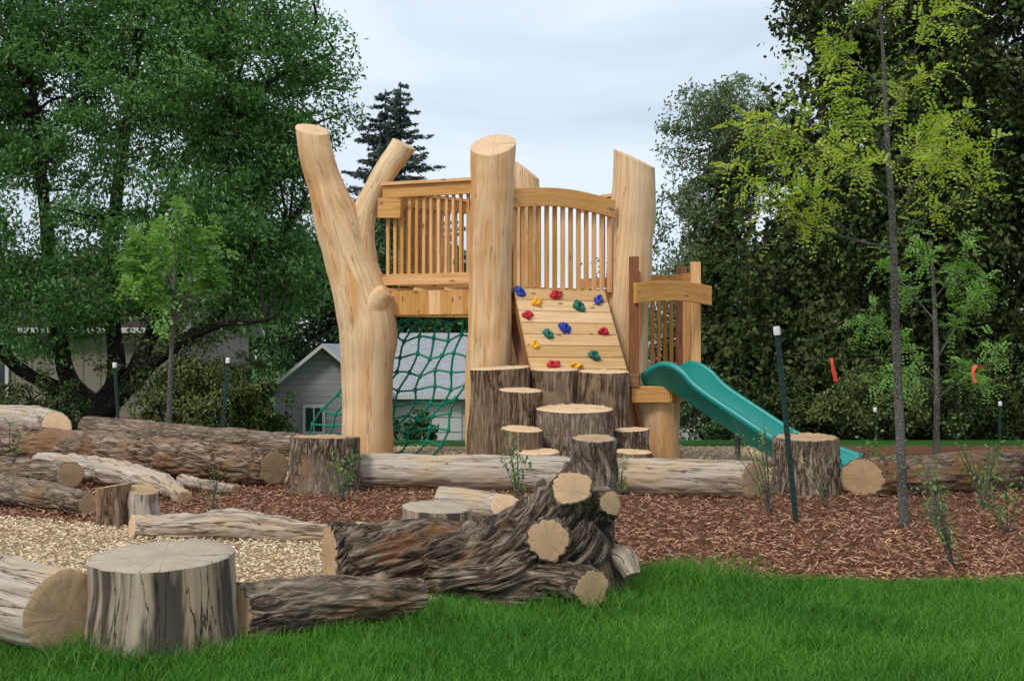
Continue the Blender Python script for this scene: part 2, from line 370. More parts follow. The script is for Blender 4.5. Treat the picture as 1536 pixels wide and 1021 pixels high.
# grass
gm=mat_leaf('grass_blades',(.035,.12,.012),(.08,.25,.024),(.17,.37,.05),.35,1.1)
def grass(name,P,h0,h1,w,lean=.35):
    n=len(P); a=RNG.uniform(0,2*np.pi,n); h=RNG.uniform(h0,h1,n)[:,None]*(.65+.7*vnoise(np.column_stack([P*3.1,P[:,0]*0]),4))[:,None]; l=RNG.uniform(.1,lean,n)[:,None]*h*1.6
    d=np.column_stack([np.cos(a),np.sin(a),np.zeros(n)]); b=RNG.uniform(0,2*np.pi,n); s=np.column_stack([np.cos(b),np.sin(b),np.zeros(n)])*w
    B=np.column_stack([P,np.zeros(n)]); Mi=B+d*l*.35; Mi[:,2:]+=h*.6; Tp=B+d*l; Tp[:,2:]+=h
    me=bpy.data.meshes.new(name)
    Vv=np.stack([B-s,B+s,Mi+s*.8,Mi-s*.8,Tp+s*.12,Tp-s*.12],1).reshape(-1,3).astype(np.float32)
    idx=(np.arange(n)[:,None]*6+np.array([0,1,2,3,3,2,4,5])[None]).ravel().astype(np.int32)
    me.vertices.add(n*6); me.vertices.foreach_set('co',Vv.ravel()); me.loops.add(n*8); me.loops.foreach_set('vertex_index',idx)
    me.polygons.add(n*2); me.polygons.foreach_set('loop_start',np.arange(0,n*8,4,dtype=np.int32)); me.materials.append(gm); me.update(calc_edges=True); me.validate()
    o=bpy.data.objects.new(name,me); bpy.context.scene.collection.objects.link(o); return o
n=250000; P=np.column_stack([RNG.uniform(-3.2,4.2,n),RNG.uniform(4.0,6.9,n)]); m=~inpoly(P,mulch)&~inpoly(P,chips)&(np.abs(P[:,0])<.45*P[:,1]+.6)
m&=(RNG.random(n)<.55+.6*vnoise(np.column_stack([P*5,P[:,0]*0]))); grass('lawn_grass',P[m],.02,.058,.0019,.75)
tp=[]
for (x,y,r,k_) in [(.75,6.35,.22,900),(.5,5.75,.2,500),(.2,5.72,.15,250),(-.35,5.5,.12,200),(-1.0,4.98,.13,350),(-1.2,4.85,.14,300),(-1.75,4.75,.2,300),(-1.5,4.72,.2,300),(.85,6.5,.2,500),(-.75,5.15,.12,200),(1.1,6.45,.3,400),(.6,6.1,.15,500)]:
    tp.append(np.array([x,y])+RNG.normal(size=(k_,2))*r*.6)
grass('tall_grass',np.concatenate(tp),.05,.12,.0022,.7)
n=2600; xx=RNG.uniform(.9,4,n); grass('bed_edge_grass',np.column_stack([xx,6.3+RNG.normal(0,.05,n)]),.03,.075,.002,.6)
# ---------------------------------------------------------------- logs & stumps
stump(-1.48,5.1,.31,.37,'streak','cutgrey',amp=.010,rim=.985,fr=(18,18,1.5),flare=1.06,name='tree_stump',lobes=.006)
log('fallen_log',[(-1.83,4.93,.165),(-2.4,5.35,.17),(-3.3,6.0,.17)],[.172,.175,.18],'weath','cut',amp=.008,rim=.98,n0=(.72,-.69,.05))
log('fallen_log',[(-1.2,5.17,.10),(-.95,5.32,.115),(-.7,5.46,.11),(-.42,5.6,.09)],[.128,.115,.10,.08],'bark','cut',amp=.02,nseg=130,step=.013,n0=(-.62,-.78,.1))
log('fallen_log',[W(545,715,10.75)*[1,1,0]+[0,0,.15],(0,10.5,.155),(2.02,10.05,.15)],[.16,.155,.16],'weath','cut',amp=.008,rim=.98,n1=(.7,-.7,0))
stump((487-768)*10.5/F,10.5,.30,.475,'bark','cut',amp=.018)
stump((1209-768)*10.4/F,10.4,.28,.48,'bark','cut',amp=.018)
log('fallen_log',[(2.96,10.15,.165),(3.6,10.35,.16),(4.5,10.7,.17),(5.6,10.9,.16)],[.165,.17,.18,.16],'bark_red','cut',amp=.02,n0=(-.62,-.78,0))
log('fallen_log',[(-2.15,10.85,.17),(-3.2,11.5,.2),(-4.5,12.4,.22),(-6.4,13.4,.22)],[.165,.175,.19,.20],'bark_red','cut',amp=.022,lump=.03,n0=(.75,-.65,0))
log('fallen_log',[(-2.3,13.0,.20),(-3.4,13.4,.24),(-5.0,14.1,.32)],[.13,.14,.145],'bark','cut',amp=.012)
log('fallen_log',[(-5.35,14.1,.34),(-5.9,14.8,.36),(-6.8,15.3,.36)],[.165,.18,.18],'weath','cutlight',amp=.006,n0=(.3,-.9,.3))
log('fallen_log',[(-4.6,11.7,.13),(-3.7,10.9,.14),(-3.0,10.2,.11),(-2.62,9.6,.06)],[.1,.115,.09,.055],'weath','cut',amp=.01,lump=.03,rim=.97)
log('fallen_log',[(-3.15,8.95,.09),(-3.8,9.4,.12),(-5.0,10.2,.13)],[.09,.11,.12],'bark','cut',amp=.012,n0=(.75,-.66,0))
log('fallen_log',[(-3.9,10.6,.13),(-4.8,10.9,.15),(-5.8,11.4,.14)],[.12,.13,.13],'bark','cut',amp=.012,n0=(.7,-.7,0))
log('fallen_log',[(-3.0,10.9,.06),(-2.75,10.5,.07),(-2.35,10.2,.05)],[.05,.05,.04],'weath','cut',amp=.005)
stump(-2.80,8.45,.115,.285,'bark_dark','cut',amp=.01,rim=.96,tilt=(-.15,0))
stump(-2.62,8.52,.115,.25,'weath','cut',amp=.006,rim=.97,tilt=(.2,-.1))
log('fallen_log',[(-2.5,7.9,.075),(-2.1,7.88,.08),(-1.75,7.85,.095),(-1.5,7.8,.065),(-.7,7.6,.06)],[.075,.09,.11,.08,.075],'weath','cutlight',amp=.01,lump=.03,rim=.97,n0=(-.85,-.5,.1))
stump((655-768)*8.0/F,8.0,.235,.195,'streak','cutgrey',amp=.006,rim=.98)
log('fallen_log',[(-.52,8.7,.12),(-.3,8.62,.12),(-.02,8.45,.115)],[.125,.12,.11],'weath','cutlight',amp=.006,rim=.97,n1=(.4,-.8,.4))
H=[(751,12.35,.315,552,'bark_dark'),(833,12.45,.25,554,'bark_dark'),(905,12.3,.26,557,'bark_dark'),(781,11.8,.215,585,'bark_dark'),(863,11.6,.365,613,'bark'),(783,11.25,.195,643,'bark_dark'),(948,11.8,.17,644,'bark'),(949,11.3,.185,677,'bark_dark'),(806,11.0,.2,677,'weath')]
for px,Y,r,ty,b in H:
    stump((px-768)*Y/F,Y,r,CH-(ty-HY)*Y/F,b,'cutlight',amp=.022,fr=(22,22,2),rim=.972,tilt=(0,-.03),lobes=.008)
def root_log():
    e=empty('uprooted_log'); mb=MB(); fr=(21,21,4.2)
    a=[(-.98,6.42,.15),(-.7,6.3,.162),(-.35,6.13,.172),(-.05,6.03,.205),(.18,6.02,.27),(.32,6.08,.36)]
    tube(mb,a,[.155,.163,.172,.20,.245,.25],260,.010,.05,fr,.03,True,None,twist=2.2,n0=(-.93,-.35,.05),seed=40,lobes=.008)
    def b(p,r,n1=None,cap=True,amp=.03,ns=120): tube(mb,p,r,ns,.011,amp,fr,.03,None,cap,n1=n1,twist=1.6,rim=.92)
    b([(.30,6.1,.22),(.38,6.15,.45),(.42,6.2,.64),(.425,6.2,.785)],[.17,.14,.122,.117],(.0,-.12,1),amp=.02)
    b([(.22,6.05,.33),(.26,5.95,.48),(.285,5.83,.575)],[.15,.115,.098],(-.1,-.75,.65),amp=.012)
    b([(.36,6.1,.36),(.45,5.98,.46),(.49,5.9,.49)],[.12,.085,.06],(.45,-.85,.15),amp=.01)
    b([(.22,6.05,.22),(.19,5.90,.30),(.17,5.77,.33)],[.16,.125,.10],(-.15,-.97,.1),amp=.014)
    b([(.0,6.0,.14),(.18,5.87,.14),(.37,5.66,.125)],[.14,.105,.092],(.45,-.89,.0),amp=.014)
    b([(.33,6.1,.27),(.48,6.1,.22),(.545,6.08,.19)],[.13,.085,.06],(.8,-.6,.1),amp=.012)
    b([(.35,6.12,.34),(.42,6.12,.15),(.46,6.12,-.05)],[.17,.14,.13],None,None)
    b([(.25,6.0,.3),(.34,5.97,.14),(.36,5.95,-.05)],[.15,.12,.11],None,None)
    b([(-.25,6.05,.20),(.02,5.95,.26),(.16,5.93,.35),(.22,5.95,.47)],[.07,.085,.085,.06],None,None)
    b([(-.4,6.05,.11),(-.12,5.90,.13),(.08,5.88,.18),(.2,5.92,.26)],[.09,.09,.085,.08],None,None)
    b([(-.25,6.05,.08),(-.05,5.91,.05),(.1,5.87,.04),(.25,5.88,.02)],[.09,.085,.08,.06],None,None)
    b([(.1,6.0,.34),(.2,5.99,.42),(.27,6.0,.55),(.3,6.02,.68)],[.08,.08,.06,.03],None,None)
    mb.obj('root_mass',[M['bark_root'],M['cut']],e)
    mb=MB(); tube(mb,[(.50,6.08,.22),(.57,6.02,.19),(.60,5.98,.12)],[.05,.065,.045],40,.02,.004,fr,.01,True,True); mb.obj('bare_root_end',[M['weath'],M['cutgrey']],e)
root_log()
# ---------------------------------------------------------------- playground tower
T=empty('playground_tower')
mb=MB()
tube(mb,[W(549,700,13.4),W(551,640,13.4),W(551,560,13.4),W(550,480,13.4),W(527,400,13.4),W(503,320,13.38),W(479,250,13.36),W(468,194,13.35)],[.285,.285,.295,.325,.275,.235,.185,.182],96,.03,0,lump=.03,cap1=True,n1=(.15,-.45,.9),rim=.98,slope=3)
tube(mb,[W(538,430,13.4),W(537,360,13.42),W(550,310,13.45),W(578,258,13.5),W(606,216,13.55)],[.26,.19,.145,.13,.14],80,.03,0,lump=.018,cap1=True,n1=(.45,-.2,.87),rim=.98,slope=2.5)
tube(mb,[W(545,480,13.35),W(562,455,13.25),W(573,442,13.2),W(580,436,13.18)],[.25,.17,.12,.075],48,.02,0,lump=.02,cap1=True,rim=.98)
tube(mb,[W(560,592,13.35),W(569,604,13.2)],[.16,.08],32,.02,0,lump=.01,cap1=True,rim=.98,ci=0)
mb.obj('forked_trunk_post',[M['peel'],M['cutlight']],T)
mb=MB()
tube(mb,[W(732,705,12.95),W(733,550,12.95),W(736,400,12.95),W(740,217,12.95)],[.245,.24,.24,.238],96,.04,0,lump=.018,cap1=True,n1=(-.1,-.5,.82),rim=.98,slope=4)
mb.obj('front_post',[M['peel'],M['cutlight']],T)
mb=MB()
tube(mb,[W(785,660,15),W(788,450,15),W(790,255,15)],[.2,.18,.165],72,.04,0,lump=.012,cap1=True,n1=(.6,-.2,.8),rim=.98,slope=4)
mb.obj('back_post',[M['peel'],M['cutlight']],T)
mb=MB()
tube(mb,[W(935,690,13.7),W(935,560,13.7),W(942,430,13.7),W(951,300,13.7),W(952,238,13.7)],[.27,.265,.255,.25,.24],96,.04,0,lump=.018,cap1=True,n1=(.42,-.22,.9),rim=.98,slope=4)
mb.obj('right_post',[M['peel'],M['cutlight']],T)
mb=MB()
tube(mb,[W(992,705,13.35),W(990,650,13.35),W(985,596,13.35)],[.19,.21,.26],64,.03,0,lump=.012,cap1=True,rim=.98)
mb.obj('slide_deck_post',[M['peel'],M['cutlight']],T)
Ap=np.array([-1.5,13.4]);Bp=np.array([-.25,12.95]);Dp=np.array([1.2,13.65]);Cp=np.array([.15,15.0])
mb=MB(); 
def p3(p,z): return np.array([p[0],p[1],z])
for i in range(16):
    y=13.0+i*.125
    xs_=[]
    poly=[Ap,Bp,Dp,Cp]
    for a,b in zip(poly,poly[1:]+poly[:1]):
        if (a[1]-y)*(b[1]-y)<0: xs_.append(a[0]+(b[0]-a[0])*(y-a[1])/(b[1]-a[1]))
    if len(xs_)==2 and max(xs_)-min(xs_)>.2: board(mb,(min(xs_),y,1.90),(max(xs_),y,1.90),.04,.115)
board(mb,p3(Ap+[.1,-.0],1.755),p3(Bp+[-.1,.03],1.735),.30,.05)
for u in (.06,.18,.30,.42,.54,.66,.78,.9):
    q=Ap+[.1,0]+(Bp+[-.1,.03]-Ap-[.1,0])*u; board(mb,p3(q+[-.01,-.035],1.62),p3(q+[-.01,-.035],1.885),.145,.018,up=(1,-.33,0))
board(mb,p3(Bp,1.80),p3(Dp,1.80),.22,.05); board(mb,p3(Cp,1.78),p3(Dp,1.78),.22,.05); board(mb,p3(Cp,1.78),p3(Ap,1.78),.22,.05)
mb.obj('deck',[M['cedar']],T,False,.004)
def rail(a,b,z0,z1,nb,cap=True,arch=None,nm='railing',wide=.13,bw=.035,mat='cedar'):
    mb=MB(); a=np.array(a);b=np.array(b); d=(b-a)/np.linalg.norm(b-a); nrm=np.array([d[1],-d[0]])
    if nrm[1]>0: nrm=-nrm
    board(mb,p3(a+nrm*.035,z1-wide/2),p3(b+nrm*.035,z1-wide/2),wide,.038,arch=arch,nseg=14 if arch else 1)
    board(mb,p3(a+nrm*.035,z0+.06),p3(b+nrm*.035,z0+.06),.12,.038)
    if cap: board(mb,p3(a+nrm*.02,z1+.022),p3(b+nrm*.02,z1+.022),.035,.14)
    for i in range(nb):
        q=a+(b-a)*((i+.5)/nb); zz=random.uniform(-.01,.01)
        board(mb,p3(q,z0+.02),p3(q+RNG.normal(0,.004,2),z1-.01+zz),bw,.032,up=(d[0],d[1],0))
    return mb.obj(nm,[M[mat]],T,False,.003)
rail(Ap+[.08,-.03],Bp+[-.1,.0],1.95,3.05,13)
rail(Ap+[.2,.12],Cp+[-.12,-.05],1.95,2.98,18)
# far side: cable-style opening with a short stub of balusters by the right post
rail(Dp+[-.38,.57],Dp+[0,.1],1.95,2.98,4)
mb=MB(); board(mb,W(568,312,13.33),W(602,312,13.2),.22,.05); mb.obj('rail_bracket',[M['cedar']],T,False,.004)
mb=MB(); a=Bp+[.22,.02];b=Dp+[-.05,-.12]
board(mb,p3(a-[0,.06],2.88),p3(b-[0,.06],2.83),.2,.045,arch=lambda u:.07*math.sin(math.pi*u)-.02,nseg=16)
for i in range(13):
    q=a+(b-a)*((i+.6)/13.2); board(mb,p3(q,1.88),p3(q,2.86),.045,.035,up=(1,.5,0))
mb.obj('arched_railing',[M['cedar']],T,False,.003)
tl=W(771,433,12.95);tr=W(906,437,13.42);bl=W(797,557,12.5);br=W(940,557,12.97)
ext=1.12; bl2=tl+(bl-tl)*ext; br2=tr+(br-tr)*ext
mb=MB(); nb=8; wn=np.cross(tr-tl,bl-tl); wn/=np.linalg.norm(wn)
if wn[1]>0: wn=-wn
for i in range(nb):
    v=(i+.5)/nb; p=tl+(bl2-tl)*v; q=tr+(br2-tr)*v; h=np.linalg.norm(bl2-tl)/nb
    board(mb,p,q,h*.955,.035,up=(tl-bl2))
for s_ in (0,1):
    sg=(.03 if s_ else -.03); o=(tr if s_ else tl)-wn*.065+(tl-tr)*sg; o2=(br2 if s_ else bl2)-wn*.065+(tl-tr)*sg
    board(mb,o,o2,.05,.09,up=(tr-tl),mi=1)
    board(mb,o2,[o2[0],o2[1]+.1,0],.09,.09,up=(1,0,0),mi=1)
board(mb,W(772,470,13.2),W(790,560,12.95),.16,.04,up=(1,-.3,0),mi=1); 
mb.obj('climbing_wall',[M['cedarlt'],M['brownbd']],T,False,.003)
holds=[('blue',779,441),('yellow',803,456),('red',831,445),('green',866,461),('blue',896,451),('red',790,476),('green',820,504),('blue',845,495),('red',903,500),('yellow',801,520),('green',889,536),('red',827,549),('yellow',862,550)]
for cnm,px,py in holds:
    v=(py-435)/122.; u=(px-(771+26*v))/(135+8*v); c=tl*(1-u)*(1-v)+tr*u*(1-v)+bl*(1-u)*v+br*u*v
    mb=MB(); nu,nv=24,14; U_,V_=np.meshgrid(np.linspace(0,2*np.pi,nu,endpoint=False),np.linspace(0,np.pi/2,nv))
    e1=unit(tr-tl); e2=np.cross(wn,e1); an=random.uniform(0,6); ra,rb=random.uniform(.06,.075),random.uniform(.042,.055)
    lx=np.cos(U_)*np.cos(V_)*ra; ly=np.sin(U_)*np.cos(V_)*rb; lz=np.sin(V_)*.06
    k_=1+.6*(fbm(np.stack([lx,ly,lz],-1).reshape(-1,3)*26+random.random()*50,2).reshape(lx.shape)-.5)*2
    dim=1-.75*np.exp(-(((lx-.012)/.022)**2+(ly/.018)**2)); lx*=k_;ly*=k_;lz=lz*k_*dim
    X2=lx*math.cos(an)-ly*math.sin(an); Y2=lx*math.sin(an)+ly*math.cos(an)
    V3=c+wn*.012+X2[...,None]*e1+Y2[...,None]*e2+lz[...,None]*wn
    f=[(j*nu+i,j*nu+(i+1)%nu,(j+1)*nu+(i+1)%nu,(j+1)*nu+i) for j in range(nv-1) for i in range(nu)]
    mb.add(V3.reshape(-1,3),f,0,V3.reshape(-1,3)); mb.obj('climbing_hold',[M['h_'+cnm]],T)
mb=MB()
board(mb,W(951,385,13.1),W(951,590,13.1),.10,.10,up=(1,0,0),mi=1)
board(mb,W(1043,393,13.75),W(1043,590,13.75),.11,.10,up=(1,0,0),mi=0)
board(mb,W(1022,400,14.2),W(1022,600,14.2),.12,.10,up=(1,0,0),mi=1)
board(mb,W(962,400,14.1),W(962,600,14.1),.10,.10,up=(1,0,0),mi=1)
z=.82
for i in range(9): board(mb,(1.33,13.12+i*.12,z),(2.0,13.12+i*.12,z),.04,.112)
board(mb,(1.3,13.05,z-.07),(1.72,13.05,z-.07),.17,.04); board(mb,(1.72,13.05,z-.07),(2.05,13.7,z-.07),.17,.04)
board(mb,W(944,570,13.03),W(958,570,13.03),.14,.05,mi=1)
board(mb,W(952,437,13.02),W(1066,441,13.66),.22,.045,arch=lambda u:.045*math.sin(math.pi*u)-.02,nseg=14)
mb.obj('slide_deck',[M['cedar'],M['brownbd']],T,False,.004)
def srail(a,b,z0,z1,nb):
    rail(a,b,z0,z1,nb,cap=False,wide=.11,bw=.045)
srail((1.55,14.2),(2.0,14.2),.86,2.12,6); srail((2.02,14.2),(2.1,13.8),.86,2.12,4); srail((1.36,13.25),(1.5,14.15),.86,2.1,6)
mb=MB()
for px,py,Y in [(960,437,12.98),(1055,441,13.58),(590,446,13.0),(690,446,12.88),(775,298,12.9),(915,312,13.4)]:
    p=W(px,py,Y); tube(mb,[p,p-[0,.015,0]],[.014,.012],8,.01,0,lump=0,cap1=True,ci=0)
mb.obj('bolts',[M['metal']],T)
mb=MB(); S=empty('playground_slide')
pts=crom([(1.62,13.42,.86),(1.78,13.28,.85),(1.95,13.14,.76),(2.38,12.78,.45),(2.75,12.47,.19),(3.0,12.26,.10),(3.38,11.95,.085)],.04)
Tn=unit(np.gradient(pts,axis=0)); sd=unit(np.cross(Tn,[0,0,1.])); up=np.cross(sd,Tn)
L=len(pts); V=[]; s=np.linspace(0,1,L); hw=.26
for i in range(L):
    wh=.21+.07*math.exp(-((s[i]-.13)/.09)**2)-.12*max(0,(s[i]-.82)/.18); 
    if i<5: wh*=.55+.09*i
    prof=[(-hw-.06,wh-.06),(-hw-.055,wh-.01),(-hw-.035,wh+.004),(-hw-.002,wh+.002),(-hw+.004,wh-.02),(-hw+.018,.05),(-hw+.05,.008),(0,0),(hw-.05,.008),(hw-.018,.05),(hw-.004,wh-.02),(hw+.002,wh+.002),(hw+.035,wh+.004),(hw+.055,wh-.01),(hw+.06,wh-.06)]
    prof+=[(hw+.045,wh-.06),(hw+.02,.0),(hw-.05,-.03),(-hw+.05,-.03),(-hw-.02,.0),(-hw-.045,wh-.06)]
    V.append([pts[i]+sd[i]*a+up[i]*b for a,b in prof])
K=len(prof); V=np.array(V).reshape(-1,3)
f=[(i*K+j,i*K+(j+1)%K,(i+1)*K+(j+1)%K,(i+1)*K+j) for i in range(L-1) for j in range(K)]+[tuple(range(K)),tuple(reversed(range((L-1)*K,L*K)))]
mb.add(V,f,0,V); mb.obj('slide_chute',[M['teal']],S)
mb=MB(); tube(mb,[(3.25,12.06,.07),(3.25,12.06,-.05)],[.03,.03],12,.03,0,lump=0); tube(mb,[(2.4,12.77,.42),(2.4,12.77,-.05)],[.03,.03],12,.05,0,lump=0); mb.obj('slide_legs',[M['metal']],S)
# net
mb=MB(); nU,nV=8,9
T0=W(586,480,13.6);T1=W(712,480,13.2);B0=W(440,655,15.0)*[1,1,0]+[0,0,.02];B1=W(660,690,13.6)*[1,1,0]+[0,0,.02]
def netp(u,v):
    a=T0*(1-u)+T1*u; b=B0*(1-u)+B1*u; p=a*(1-v)+b*v; p=p+np.array([-.05*math.sin(5*v+3*u),.03*math.sin(5*u+4*v),-.10*math.sin(math.pi*v)*(.4+.6*math.sin(math.pi*min(max(u,0),1)))]); p[2]=max(p[2],.02); return p
g_=lambda i,j: netp(i/nU+.03*math.sin(j*1.7+i),min(1,j/nV+.02*math.sin(i*2.3+j)))
for i in range(nU+1): tube(mb,[g_(i,j) for j in range(nV+1)],[.012]*(nV+1),6,.06,0,lump=0)
for j in range(nV+1): tube(mb,[g_(i,j) for i in range(nU+1)],[.012]*(nU+1),6,.06,0,lump=0)
for i in range(nU+1):
    for j in range(nV+1):
        p=g_(i,j); tube(mb,[p-[0,0,.03],p,p+[0,0,.03]],[.013,.026,.013],6,.02,0,lump=0)
mb.obj('climbing_net',[M['rope']],T)
# ---------------------------------------------------------------- posts
def tpost(b,t,name='fence_post'):
    e=empty(name); mb=MB(); b=np.array(b,float);t=np.array(t,float)
    board(mb,b,t,.04,.008,up=(1,0,0)); board(mb,b+[0,.02,0],t+[0,.02,0],.008,.035,up=(1,0,0))
    n=int((t[2]-b[2])/.055)
    for i in range(n):
        p=b+(t-b)*(i+.5)/n; board(mb,p-[0,.008,.01],p-[0,.008,-.01],.016,.008,up=(1,0,0))
    mb.obj('stake',[M['tpost']],e,False)
    mb=MB(); d=(t-b)/np.linalg.norm(t-b); tube(mb,[t-d*.05,t-d*.03,t+d*.005,t+d*.012],[.025,.026,.024,.018],14,.02,0,lump=0,cap0=True,cap1=True,ci=0); mb.obj('cap',[M['white']],e)
tpost((2.05,8.65,-.05),W(1165,492,8.65)); tpost((-3.4,14,-.05),W(342,538,14.)); tpost((-4.73,14.5,-.05),W(172,545,14.5))
tpost((5.18,17,-.3),W(1312,612,17)); tpost((6.9,17,-.3),W(1500,603,17))
mb=MB(); tube(mb,[W(1172,533,8.65),W(1250,540,8.5),W(1341,534,8.4)],[.0016]*3,5,.1,0,lump=0); tube(mb,[W(1341,534,8.4),W(1440,548,8.4),W(1600,540,8.3)],[.0016]*3,5,.1,0,lump=0)
tube(mb,[W(1341,536,8.45),W(1343,528,8.36),W(1338,532,8.36)],[.006]*3,5,.02,0,lump=0)
e=empty('guard_string'); mb.obj('twine',[M['twine']],e)
def ribbon(pts,w):
    mb=MB(); P=crom([np.array(p) for p in pts],.01); V=[];n=len(P)
    for i,p in enumerate(P):
        a=.6*math.sin(i*.35); V+=[p+np.array([-w*math.cos(a)/2,-w*math.sin(a)/2,0]),p+np.array([w*math.cos(a)/2,w*math.sin(a)/2,0])]
    mb.add(V,[(2*i,2*i+1,2*i+3,2*i+2) for i in range(n-1)],0,V); mb.obj('ribbon',[M['orange']],e)
ribbon([W(1247,537,8.48),W(1249,550,8.47),W(1254,572,8.5)],.03)
ribbon([W(1463,574,8.36),W(1459,560,8.36),W(1464,548,8.38),W(1474,552,8.38)],.028)
# ---------------------------------------------------------------- houses
def house(name,x0,x1,y,depth,zb,ze,zr,wall,roof,brick=None,wins=(),ridge_x=True,ov=.4,garage=None):
    e=empty(name); mb=MB()
    def box(a,b,mi=0,mbx=None):
        a=np.array(a,float);b=np.array(b,float); v=[(a[0],a[1],a[2]),(b[0],a[1],a[2]),(b[0],b[1],a[2]),(a[0],b[1],a[2]),(a[0],a[1],b[2]),(b[0],a[1],b[2]),(b[0],b[1],b[2]),(a[0],b[1],b[2])]
        (mbx or mb).add(v,[(0,3,2,1),(4,5,6,7),(0,1,5,4),(1,2,6,5),(2,3,7,6),(3,0,4,7)],mi,v)
    box((x0,y,zb),(x1,y+depth,ze))
    if ridge_x:
        ym=y+depth/2; g=[(x0,y,ze),(x0,y+depth,ze),(x0,ym,zr-.05),(x1,y,ze),(x1,y+depth,ze),(x1,ym,zr-.05)]; mb.add(g,[(0,2,1),(3,4,5)],0,g)
    else:
        xm=(x0+x1)/2; g=[(x0,y,ze),(x1,y,ze),(xm,y,zr-.05),(x0,y+depth,ze),(x1,y+depth,ze),(xm,y+depth,zr-.05)]; mb.add(g,[(0,1,2),(3,5,4)],0,g)
    mb.obj('walls',[wall],e,False)
    mr=MB()
    if ridge_x:
        sl=(zr-ze)/(depth/2)
        for s_ in(-1,1):
            ye=y-ov if s_<0 else y+depth+ov; zee=ze-sl*ov
            q=[(x0-ov,ye,zee),(x1+ov,ye,zee),(x1+ov,ym,zr),(x0-ov,ym,zr)]; q+= [(a,b,c-.12) for a,b,c in q]
            mr.add(q,[(0,1,2,3),(7,6,5,4),(0,4,5,1),(1,5,6,2),(2,6,7,3),(3,7,4,0)],[0,1,1,1,1,1],q)
    else:
        sl=(zr-ze)/((x1-x0)/2)
        for s_ in(-1,1):
            xe=x0-ov if s_<0 else x1+ov; zee=ze-sl*ov
            q=[(xe,y-ov,zee),(xe,y+depth+ov,zee),(xm,y+depth+ov,zr),(xm,y-ov,zr)]; q+=[(a,b,c-.12) for a,b,c in q]
            mr.add(q,[(0,1,2,3),(7,6,5,4),(0,4,5,1),(1,5,6,2),(2,6,7,3),(3,7,4,0)],[0,1,1,1,1,1],q)
    mr.obj('roof',[roof,M['trim']],e,False)
    if brick is not None:
        m2=MB(); box((x0-.03,y-.06,zb),(x1+.03,y-.003,brick),0,m2); m2.obj('brick_base',[M['brick']],e,False)
    m3=MB()
    for (a,b,c,d) in wins:
        box((a,y-.03,c),(b,y-.004,d),0,m3)
        for q in((a-.08,b+.08,d,d+.09),(a-.08,b+.08,c-.09,c),(a-.08,a,c,d),(b,b+.08,c,d),((a+b)/2-.02,(a+b)/2+.02,c,d)): box((q[0],y-.07,q[2]),(q[1],y-.005,q[3]),1,m3)
    if garage:
        a,b,c,d=garage
        for i in range(4):
            zz=c+(d-c)*i/4; box((a,y-.05,zz+.015),(b,y-.004,zz+(d-c)/4-.015),1,m3)
    if wins or garage: m3.obj('windows_and_doors',[M['glass'],M['trim']],e,False)
M['brick']=mat_brick('red_brick')
house('tan_house',-15.5,-7.9,28,8,-2.1,1.9,3.6,mat_siding('tan_siding',(.25,.215,.17),.4,True),mat_roof('brown_roof',(.06,.045,.035)),brick=-.35,wins=[(-12.9,-11.8,.2,1.4)])
sd_=mat_siding('grey_lap_siding',(.50,.51,.50),.2); rf=mat_roof('grey_shingles',(.40,.42,.435))
house('grey_house',-4.6,6.5,38,9,-2.4,-.05,1.8,sd_,rf,wins=[(3.6,4.5,-1.5,-.5)],garage=(-3.9,-1.6,-2.35,-.45))
house('gabled_house',-7.0,-4.1,35.5,8,-2.3,.2,1.4,mat_siding('grey_lap_siding_dark',(.36,.36,.355),.18),rf,wins=[(-6.1,-5.6,-1.2,-.5)],ridge_x=False)
# ---------------------------------------------------------------- trees
L_={}
L_['locust']=mat_leaf('locust_leaves',(.045,.11,.025),(.10,.22,.055),(.20,.35,.11),.35,.6)
L_['dark']=mat_leaf('dark_leaves',(.018,.032,.011),(.045,.075,.024),(.135,.155,.06),.2,.7,True)
L_['grey']=mat_leaf('greygreen_leaves',(.06,.09,.04),(.14,.20,.09),(.27,.34,.18),.3,.7)
L_['bg']=mat_leaf('background_leaves',(.035,.075,.03),(.085,.155,.06),(.16,.25,.11),.3,.4,True)
L_['olive']=mat_leaf('olive_leaves',(.05,.075,.022),(.12,.16,.05),(.22,.26,.10),.3,.7,True)
L_['yellow']=mat_leaf('yellowgreen_leaves',(.20,.30,.04),(.38,.50,.08),(.58,.62,.12),.45,1.5)
L_['bright']=mat_leaf('bright_leaves',(.10,.22,.045),(.20,.38,.09),(.34,.54,.15),.4,2)
L_['spruce']=mat_leaf('spruce_needles',(.04,.06,.05),(.09,.125,.105),(.16,.20,.17),.1,.8,True)
